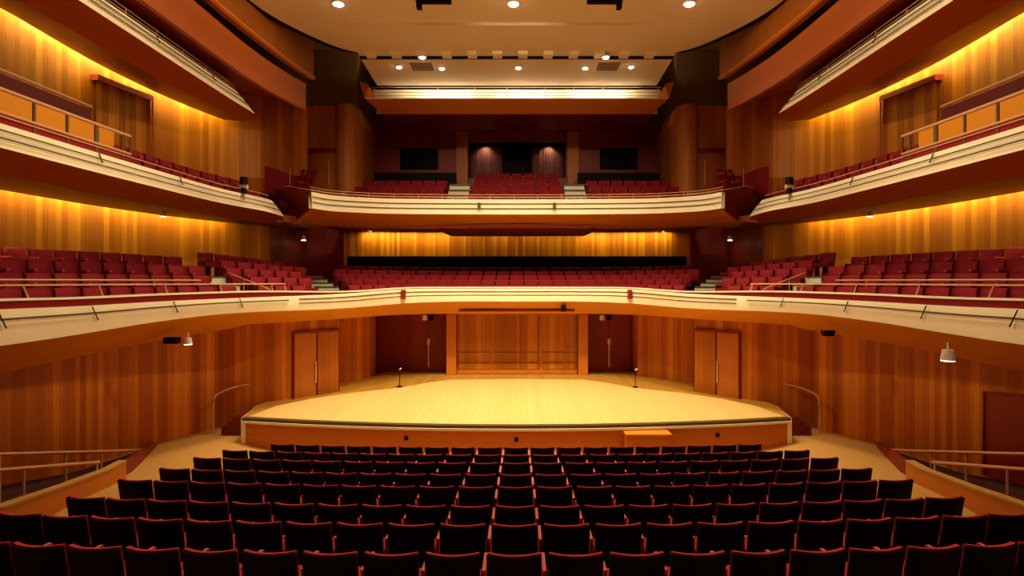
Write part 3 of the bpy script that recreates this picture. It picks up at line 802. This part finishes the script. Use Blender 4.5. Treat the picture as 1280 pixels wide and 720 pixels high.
for s in (-1, 1):
    MB().box((s*1.35-(.0), 20.62, 2.72), (.1, .12, .2)).build('pipe_bracket', M['pipe'], t2)
    # slanted end face towards the side balcony
    mb = MB(); mb.loft([[(-6.75, 19.0, 2.40), (-6.78, 18.95, 2.98)], [(-7.3, 19.9, 2.02), (-7.9, 19.9, 3.2)], [(-9.1, 21.5, 2.2), (-9.1, 21.5, 3.42)]], smooth=False)
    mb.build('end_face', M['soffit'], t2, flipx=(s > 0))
    mb = MB(); mb.loft([[(-6.75, 19.0, 2.41), (-6.35, 19.75, 2.41)], [(-7.3, 19.9, 2.02), (-6.9, 20.4, 2.03)], [(-9.1, 21.6, 2.1), (-7.2, 22.6, 2.05)]], smooth=False)
    mb.build('end_soffit', M['wood'], t2, flipx=(s > 0))
    mb = MB(); mb.tube([(-6.8, 19.05, 3.02), (-7.9, 19.95, 3.3), (-9.1, 21.5, 3.52)], .02); mb.tube([(-7.95, 20.2, 3.3), (-7.95, 20.2, 4.0)], .012)
    mb.build('end_rail', M['rail'], t2, flipx=(s > 0))
# terraces of tier 2
for s in (-1, 1):
    o = MB().loft([[(x, y, 3.2), (x, y, zt), (x+.1, y+.05, zt), (x+.1, y+.05, 3.2)] for x, y, zt in ((-9.0, 20.55, 4.12), (-8.85, 21.0, 4.1), (-8.0, 21.9, 3.75))], closed=True, caps=True, smooth=False).build('red_parapet', M['tierred'], flipx=(s > 0), base=(s*8.6, 21.1, 3.2+E))
    tag(o, 'bright red padded parapet at the %s end of the middle centre balcony' % side(s), 'parapet')
mb = MB(); yy = [21.2, 22.25, 23.25, 24.3, 25.6, 29.1]
for i, (y, zt) in enumerate(rows2):
    w = 7.0 + .0*i
    zb_ = 2.12 if i < 2 else 2.62
    mb.box((0, (yy[i]+yy[i+1])/2, (zt-.8+zb_)/2), (2*w, yy[i+1]-yy[i], zt-.8-zb_))
mb.build('terraces', M['deckred'], t2)
for s in (-1, 1):
    for k, (y, zt) in enumerate(rows2[:4]):
        x = s*(2.43+.0*k)
    t = thing('aisle_steps', (s*2.4, 23, 2.4+E), 'pale aisle steps in the %s aisle of the middle balcony' % side(s), 'steps')
    for k, (y, z) in enumerate(((21.75, 2.72), (22.4, 3.10), (23.05, 3.42), (23.75, 3.72), (24.4, 4.05))):
        MB().box((s*(2.30+.03*k), y+.2, z-.35), (.84, .62, .7)).build('tread', M['white'], t)
        MB().box((s*(2.30+.03*k), y+.18, z+.02), (.86, .64, .07)).build('nosing', M['pipe'], t)

# ------------------------------------------------------------------ ceiling
ZC = 8.0
ed = catmull([(-7.75, -5), (-7.75, 8), (-7.72, 14), (-7.62, 16.2), (-7.27, 17.6), (-6.6, 18.95), (-6.08, 19.7), (-5.55, 20.12)], 5)
poly = [(x, y) for x, y in ed] + [(-x, y) for x, y in ed[::-1]]
MB().poly(poly[::-1], ZC, ZC+.15).build('ceiling', M['ceil'], kind='structure')
MB().poly([(-5.42, 17.8), (-5.52, 20.25), (5.52, 20.25), (5.42, 17.8)], ZC-.08, ZC+.02).build('ceiling_panel', M['ceil'], kind='structure')
MB().poly([(-5.50, 20.3), (-5.60, 23.1), (5.60, 23.1), (5.50, 20.3)], ZC-.14, ZC+.1).build('ceiling_rear', M['ceil'], kind='structure')
MB().box((0, 20.275, ZC-.09), (11.0, .10, .14)).build('trim_5', M['blackm'], kind='structure')
shade_rim = [[(x, y, ZC+.0), (x-.28, y+.05, ZC+.02), (x-.28, y+.05, ZC+.3), (x, y, ZC+.3)] for x, y in ed]  # black strip put in to darken the shadow gap round the ceiling
for s in (-1, 1):
    MB().loft(shade_rim, closed=True, caps=True).build('trim_'+('6' if s < 0 else '7'), M['blackm'], flipx=(s > 0), kind='structure')
MB().box((0, 13, 9.7), (24.4, 37, .1)).build('ceiling_void', M['darkvoid'], kind='structure')
# small white boxes along the slot
bx = [-5.0, -4.17, -3.3, -2.45, -1.6, -.75, .1, .95, 1.8, 2.75, 3.6, 4.45]
bx = [(465+31.6*i-647)/720*20.1 for i in range(12)]
for i, x in enumerate(bx):
    o = MB().box((x, 20.0, ZC-.13), (.34, .46, .10), taper=.9).build('ceiling_box', M['cream'], base=(x, 20.0, ZC-.18+E))
    p = 'leftmost' if i == 0 else 'rightmost' if i == 11 else ORD[i+1]+' from the left'
    tag(o, 'small cream box on the ceiling slot, %s' % p, 'box', 'cream boxes along the ceiling slot')
# downlights
def downlight(x, y, z, r, label, power, col=(1, .82, .55), spot=None, mat='lamp'):
    t = thing('ceiling_downlight', (x, y, z+E), label, 'light', 'ceiling downlights')
    MB().cyl((x, y), r*1.35, r*1.35, z-.03, z+.05).build('housing', M['whitepl'], t)
    MB().cyl((x, y), r, r, z-.05, z-.029).build('lens', M[mat], t)
    if power:
        l = bpy.data.lights.new('downlight', 'SPOT'); l.energy = power; l.color = col; l.spot_size = math.radians(spot or 120); l.spot_blend = .6; l.shadow_soft_size = .12
        lo = bpy.data.objects.new('downlight_beam', l); C.objects.link(lo); lo.location = (0, 0, -.1); lo.parent = t
zr = ZC-.14
for px, py, lab in ((500, 83, 'leftmost ceiling downlight in the rear row beside a vent'), (553.5, 85, 'rear ceiling downlight just right of the left vent'), (649, 84, 'ceiling downlight in the centre of the rear row'),
                    (732.5, 84.5, 'rear ceiling downlight just left of the right vent'), (790, 83, 'rightmost ceiling downlight in the rear row')):
    y = zr*720/(352-py); downlight((px-647)/720*y, y, zr, .085, lab, 30)
for px, lab in ((529, 'bright downlight in the left part of the box row'), (758, 'bright downlight in the right part of the box row')):
    y = 20.0; downlight((px-647)/720*y, y-.03, ZC-.20, .10, lab, 30)
for px, lab in ((424, 'large ceiling downlight over the left of the stage'), (643, 'large ceiling downlight over the middle of the stage'), (863, 'large ceiling downlight over the right of the stage')):
    y = ZC*720/348; downlight((px-647)/720*y, y, ZC, .13, lab, 60)
for i, x in enumerate((-2.9, 2.9)):
    t = thing('ceiling_vent', (x*1.0-.15*(i*2-1)*-1, 21.1, zr+E), 'grey slatted air vent on the %s of the rear ceiling' % ('left' if x < 0 else 'right'), 'vent')
    cx = (529-647)/720*21.0 if i == 0 else (761-647)/720*21.0
    cy = zr*720/270
    mb = MB(); mb.box((cx, cy, zr-.01), (.86, .9, .03)); mb.build('frame', M['cream'], t)
    mb = MB()
    for k in range(7): mb.box((cx, cy-.36+.12*k, zr-.035), (.8, .05, .03))
    mb.build('slats', M['ventgrey'], t)
for i, x in enumerate((-2.35, 2.5)):
    t = thing('stage_spotlight_bar', (x, 16.3, ZC-.1+E), 'black light bar hanging at the top edge, %s of centre' % ('left' if i == 0 else 'right'), 'light')
    MB().box((x, 16.35, ZC-.06), (1.0, .12, .1)).build('bar', M['blackm'], t)
    MB().box((x-.42*(1 if i == 0 else -1), 16.4, ZC-.13), (.14, .2, .2)).build('spotlight_head', M['blackm'], t)

# lighting bridge
t = thing('lighting_bridge', (0, 23.6, 6.9+E), 'long wooden lighting bridge with glowing rails under the rear ceiling', 'bridge')
mb = MB(); mb.loft([[(-6.15, 23.25, 7.40), (-5.6, 24.0, 6.98)], [(6.15, 23.25, 7.40), (5.6, 24.0, 6.98)]]); mb.build('front_panel', M['wood'], t)
mb = MB(); mb.loft([[(-5.6, 24.0, 6.98), (-6.0, 26.5, 7.0)], [(5.6, 24.0, 6.98), (6.0, 26.5, 7.0)]]); mb.build('underside', M['maroon'], t)
mb = MB(); mb.box((0, 23.5, 7.40), (12.2, .5, .04)); mb.build('ledge', M['cream'], t)
mb = MB(); mb.box((0, 24.1, 7.72), (12.0, .06, .62)); mb.build('back_board', M['cream'], t)
mb = MB(); mb.box((0, 24.1, 8.2), (12.4, .06, .36)); mb.build('head_board', M['blackm'], t)
for s in (-1, 1):
    mb = MB(); i0 = 0
    mb.v += [(-6.35, 23.2, 8.08), (-6.15, 23.25, 7.4), (-5.6, 24.0, 6.98), (-6.1, 24.1, 8.1), (-5.95, 23.25, 7.95)]
    mb.face([0, 1, 2, 3]); mb.face([0, 4, 1]); mb.build('end_wing', M['wood'], t, flipx=(s > 0))
for z in (7.52, 7.66, 7.86): MB().tube([(-5.85, 23.3, z), (5.85, 23.3, z)], .014).build('rail', M['rail'], t)
for x in (-5.8, -3.2, -1.7, -.4, 1.15, 2.3, 3.5, 5.7): MB().tube([(x, 23.3, 7.4), (x, 23.3, 7.88)], .014).build('rail_post', M['rail'], t)
for x in (-2.9, .3, 3.35):
    MB().tube([(x-1.1, 23.6, 7.50), (x+1.1, 23.6, 7.50)], .035).build('lamp_tube', M['lampdim'], t)
    l = bpy.data.lights.new('bridge_lamp', 'AREA'); l.shape = 'RECTANGLE'; l.size = 2.2; l.size_y = .1; l.energy = 15; l.color = (1, .8, .5)
    lo = bpy.data.objects.new('bridge_lamp', l); C.objects.link(lo); lo.location = (x, 23.62, 7.56+E); lo.rotation_euler = (math.radians(115), 0, 0)

# ------------------------------------------------------------------ low walls and ramp rails either side of the stalls
for s in (-1, 1):
    sm = s > 0
    t = thing('aisle_low_wall', (s*7.2, 9.5, -4.0+E), 'low wooden wall with pale cap beside the %s end of the stalls rows' % side(s), 'wall')
    t['kind'] = 'thing'
    path = [(-7.75, 11.35, -3.55), (-7.55, 10.6, -3.48), (-7.25, 9.2, -3.28), (-6.9, 7.7, -3.03), (-6.75, 6.0, -2.80), (-6.7, 3.0, -2.45)]
    MB().loft([[(x-.07, y, -4.3), (x-.07, y, z), (x+.07, y, z), (x+.07, y, -4.3)] for x, y, z in path], closed=True, caps=True, smooth=False).build('panel', M['wood'], t, flipx=sm)
    MB().loft([[(x-.085, y, z), (x-.085, y, z+.035), (x+.085, y, z+.035), (x+.085, y, z)] for x, y, z in path], closed=True, caps=True, smooth=False).build('cap', M['tan'], t, flipx=sm)
    t = thing('ramp_kerb', (s*8.2, 12.6, -4.1+E), 'dark maroon kerb running from the low wall to the %s side wall' % side(s), 'kerb')
    path = [(-7.82, 11.3, -3.62), (-8.25, 12.6, -3.72), (-8.72, 13.9, -3.86)]
    MB().loft([[(x-.05, y, -4.3), (x-.05, y, z), (x+.05, y, z), (x+.05, y, -4.3)] for x, y, z in path], closed=True, caps=True, smooth=False).build('kerb_board', M['maroon'], t, flipx=sm)
    rr = []
    for i in range(14):
        y = 3+i*.8; xi = -7.0 if y < 7.7 else (-7.0-(y-7.7)*.24 if y < 11.3 else -7.87-(y-11.3)*.33)
        rr.append([(xi, y, floor_z(-8, y)+.05), (-9.38 if y < 10.5 else max(-9.4, -9.3+(y-10.5)*.2), y, floor_z(-8, y)+.05)])
    MB().loft(rr).build('ramp_floor', M['seatfloor'], t, flipx=sm)
    t = thing('ramp_handrail', (s*8.2, 10, -4.0+E), 'outer brass handrail of the %s side ramp' % side(s), 'handrail')
    r1 = [(-8.35, 4, -2.35), (-8.32, 7, -2.53), (-8.3, 9.24, -2.77), (-8.25, 11.9, -3.5), (-8.45, 13.2, -3.85)]
    MB().tube(r1, .028).build('rail', M['rail'], t, flipx=sm)
    for p, q in ((9.24, 0), (10.6, 1), (11.5, 2)):
        z = lerp(-2.77, -3.5, (p-9.24)/2.66); MB().tube([(-8.28, p, -4.1), (-8.28, p, z)], .02).build('post', M['rail'], t, flipx=sm)
    t = thing('ramp_handrail', (s*7.6, 9, -4.0+E), 'inner brass handrail between the %s ramp and the low wall' % side(s), 'handrail')
    MB().tube([(-7.6, 4, -2.1), (-7.6, 6.5, -2.45), (-7.6, 8.46, -2.77), (-7.6, 10.5, -3.29)], .028).build('rail', M['rail'], t, flipx=sm)
    for p in (7.2, 8.9, 10.45):
        z = lerp(-2.77, -3.29, (p-8.46)/2.04); MB().tube([(-7.6, p, -4.1), (-7.6, p, z)], .02).build('post', M['rail'], t, flipx=sm)

# ------------------------------------------------------------------ small fixtures
def fixture(name, x, y, z, label, dark=True, glow=False, sz=.16, stem_up=.12):
    t = thing(name, (x, y, z+E), label, 'light')
    MB().cyl((x, y), sz*.55, sz*.42, z-sz*.5, z+sz*.4, 12).build('lamp_body', M['blackm' if dark else 'whitepl'], t)
    MB().cyl((x, y), sz*.5, sz*.5, z-sz*.56, z-sz*.49, 12).build('lens', M['lampdim' if glow else 'whitepl'], t)
    MB().tube([(x, y, z+sz*.35), (x, y, z+sz*.4+stem_up)], .015).build('stem', M['whitepl' if not dark else 'blackm'], t)
fixture('wall_spotlight', -7.35, 12.9, -1.32, 'white spotlight under the left side of the lowest balcony', False, True, .16)
MB_ = MB().box((-7.62, 12.75, -1.3), (.3, .16, .14)).build('speaker_box', M['blackm'], base=(-7.62, 12.75, -1.37+E)); tag(MB_, 'small black box next to the spotlight under the left balcony', 'box')
fixture('pendant_lamp', 7.35, 9.8, -1.24, 'pinkish white lamp hanging under the right side of the lowest balcony', False, True, .2)
MB_ = MB().box((7.25, 13.4, -1.2), (.28, .16, .13), taper=.8).build('speaker_box', M['blackm'], base=(7.25, 13.4, -1.27+E)); tag(MB_, 'small black box under the right side of the lowest balcony', 'box')
for x, d in ((-3.1, 'left'), (3.15, 'right')):
    t = thing('stage_spotlight', (x, 20.3, -1.35+E), 'pair of small spotlights above the %s stage door' % d, 'light')
    for k in (-.14, .1):
        MB().cyl((x+k, 20.3), .10, .07, -1.36, -1.18, 12).build('spotlight_head', M['whitepl' if k < 0 else 'blackm'], t)
    MB().box((x, 20.3, -1.15), (.5, .06, .05)).build('bracket', M['blackm'], t)
t = MB().box((1.6, 19.75, -.93), (.16, .16, .2)).build('camera_box', M['blackm'], base=(1.6, 19.75, -1.0+E)); tag(t, 'tiny dark camera on the lowest balcony front right of centre', 'camera')
for s in (-1, 1):
    fixture('soffit_lamp', s*10.3, 16.8, 1.97, 'small white lamp under the %s middle side balcony' % side(s), False, True, .14, .05)
    fixture('exit_lamp', s*8.55, 23.1, 1.75, 'tiny white lamp in the dark %s corner of the lowest tier' % side(s), False, True, .18, .08)
    t = thing('moving_spotlight', (s*8.0, 17.0, 2.6+E), 'black moving spotlight on the end of the %s middle side balcony' % side(s), 'light')
    MB().cyl((s*8.05, 17.0), .12, .10, 2.86, 3.08, 14).build('lamp_head', M['blackm'], t)
    MB().box((s*8.05, 17.0, 2.80), (.24, .06, .12)).build('yoke', M['whitepl'], t)
    MB().cyl((s*8.05, 17.0), .09, .08, 2.6, 2.76, 12).build('base', M['blackm'], t)

# room behind the viewer
MB().box((0, -5, 2.5), (24.4, .2, 14.5)).build('wall_rear', M['wall'], kind='structure')

# ------------------------------------------------------------------ lights
def area(name, loc, size, energy, col, rot, size_y=None, spread=None):
    l = bpy.data.lights.new(name, 'AREA'); l.energy = energy; l.color = col; l.size = size
    if size_y: l.shape = 'RECTANGLE'; l.size_y = size_y
    if spread: l.spread = spread
    o = bpy.data.objects.new(name, l); C.objects.link(o); o.location = loc; o.rotation_euler = rot
    return o
YEL = (1, .92, .22)
# cove strips behind the soffits, washing the walls
def cove(P, z, wpm, minlen=.8):
    for s in (-1, 1):
        Q = resample(P, step=1.6)
        for a, b in zip(Q, Q[1:]):
            if b[1] < 3: continue
            L = math.hypot(b[0]-a[0], b[1]-a[1]); 
            if L < .3: continue
            mx, my = (a[0]+b[0])/2, (a[1]+b[1])/2
            ang = math.atan2(b[1]-a[1], (b[0]-a[0]))
            zz = z(( mx, my)) if callable(z) else z
            if s < 0: area('cove_lamp', (mx, my, zz+E), L*.95, wpm*L, YEL, (0, 0, ang), .16)
            else: area('cove_lamp', (-mx, my, zz+E), L*.95, wpm*L, YEL, (0, 0, -ang), .16)
innerP = [(x+.17, y-.12*(y > 18)) for x, y in catmull(W2hi[:-1], 5)]
cove(innerP, lambda p: zw3(p)+.42, 20)
innerP1 = [(x+.17, y-.12*(y > 18)) for x, y in catmull(W2[:-1], 5)]
cove(innerP1, 2.42, 16)
for x in (-6.6, -5.2, -3.8, -2.4, -.8, .8, 2.4, 3.8, 5.2, 6.6):
    area('cove_lamp', (x, 27.0, 2.35+E), 1.2, 15 if abs(x) > 2.5 else 5, YEL, (0, 0, 0), .06)
# unseen spots: concert lights above the stage, house lights above the hall
def spot(x, y, z, tx, ty, tz, e, size, blend=.5, col=(1, .79, .44), r=.3):
    l = bpy.data.lights.new('unseen_spot', 'SPOT'); l.energy = e; l.color = col; l.spot_size = math.radians(size); l.spot_blend = blend; l.shadow_soft_size = r
    o = bpy.data.objects.new('unseen_spot', l); C.objects.link(o); o.location = (x, y, z+E)
    d = Vector((tx-x, ty-y, tz-z)); o.rotation_euler = d.to_track_quat('-Z', 'Y').to_euler()
for x in (-3.6, -1.2, 1.2, 3.6):
    spot(x, 14.8, 7.9, x*.9, 17.0, -3.4, 1350, 96, .9)
for x in (-5, 5):
    for y in (5.5, 9.5, 13.5):
        spot(x, y, 7.9, x*1.05, y+.3, -3, 300, 108, .5)
    # unseen cross spots added to brighten the opposite balcony fronts
    spot(x*.8, 12.5, 7.85, -x*1.7, 14.8, 3.7, 1900, 58, .8)
    spot(x*.8, 8, 7.85, -x*1.7, 8.0, 3.7, 1600, 58, .8)
    spot(x*.8, 13, 7.85, x*.6, 24, 2.0, 700, 62, .8)
spot(0, 12, 7.9, 0, 24, 2.2, 1000, 66, .8)
for x in (-1.62, 1.62):  # unseen spots added inside the back opening to brighten the curtains
    spot(x, 29.3, 7.0, x, 29.75, 5.4, 25, 120, .6, r=.05)
area('ceiling_fill', (0, 23.5, 7.5+E), 10, 42, (1, .78, .45), (PI, 0, 0), .15)  # added along the bridge ledge to brighten the ceiling

w = bpy.data.worlds.new('World'); bpy.context.scene.world = w; w.use_nodes = True
w.node_tree.nodes['Background'].inputs[0].default_value = (.03, .012, .004, 1)

# ------------------------------------------------------------------ camera
cam = bpy.data.cameras.new('Camera'); co = bpy.data.objects.new('Camera', cam); C.objects.link(co)
co.location = (.03, 0, E); co.rotation_euler = (PI/2, 0, 0)
cam.sensor_width = 36; cam.lens = 36*F/1280
cam.shift_x = -7/1280; cam.shift_y = -8/1280
cam.clip_start = .05
sc = bpy.context.scene; sc.camera = co
sc.view_settings.view_transform = 'Standard'; sc.view_settings.look = 'None'; sc.view_settings.gamma = 1; sc.view_settings.exposure = .85
sc.view_settings.use_curve_mapping = False
strip_tmp()
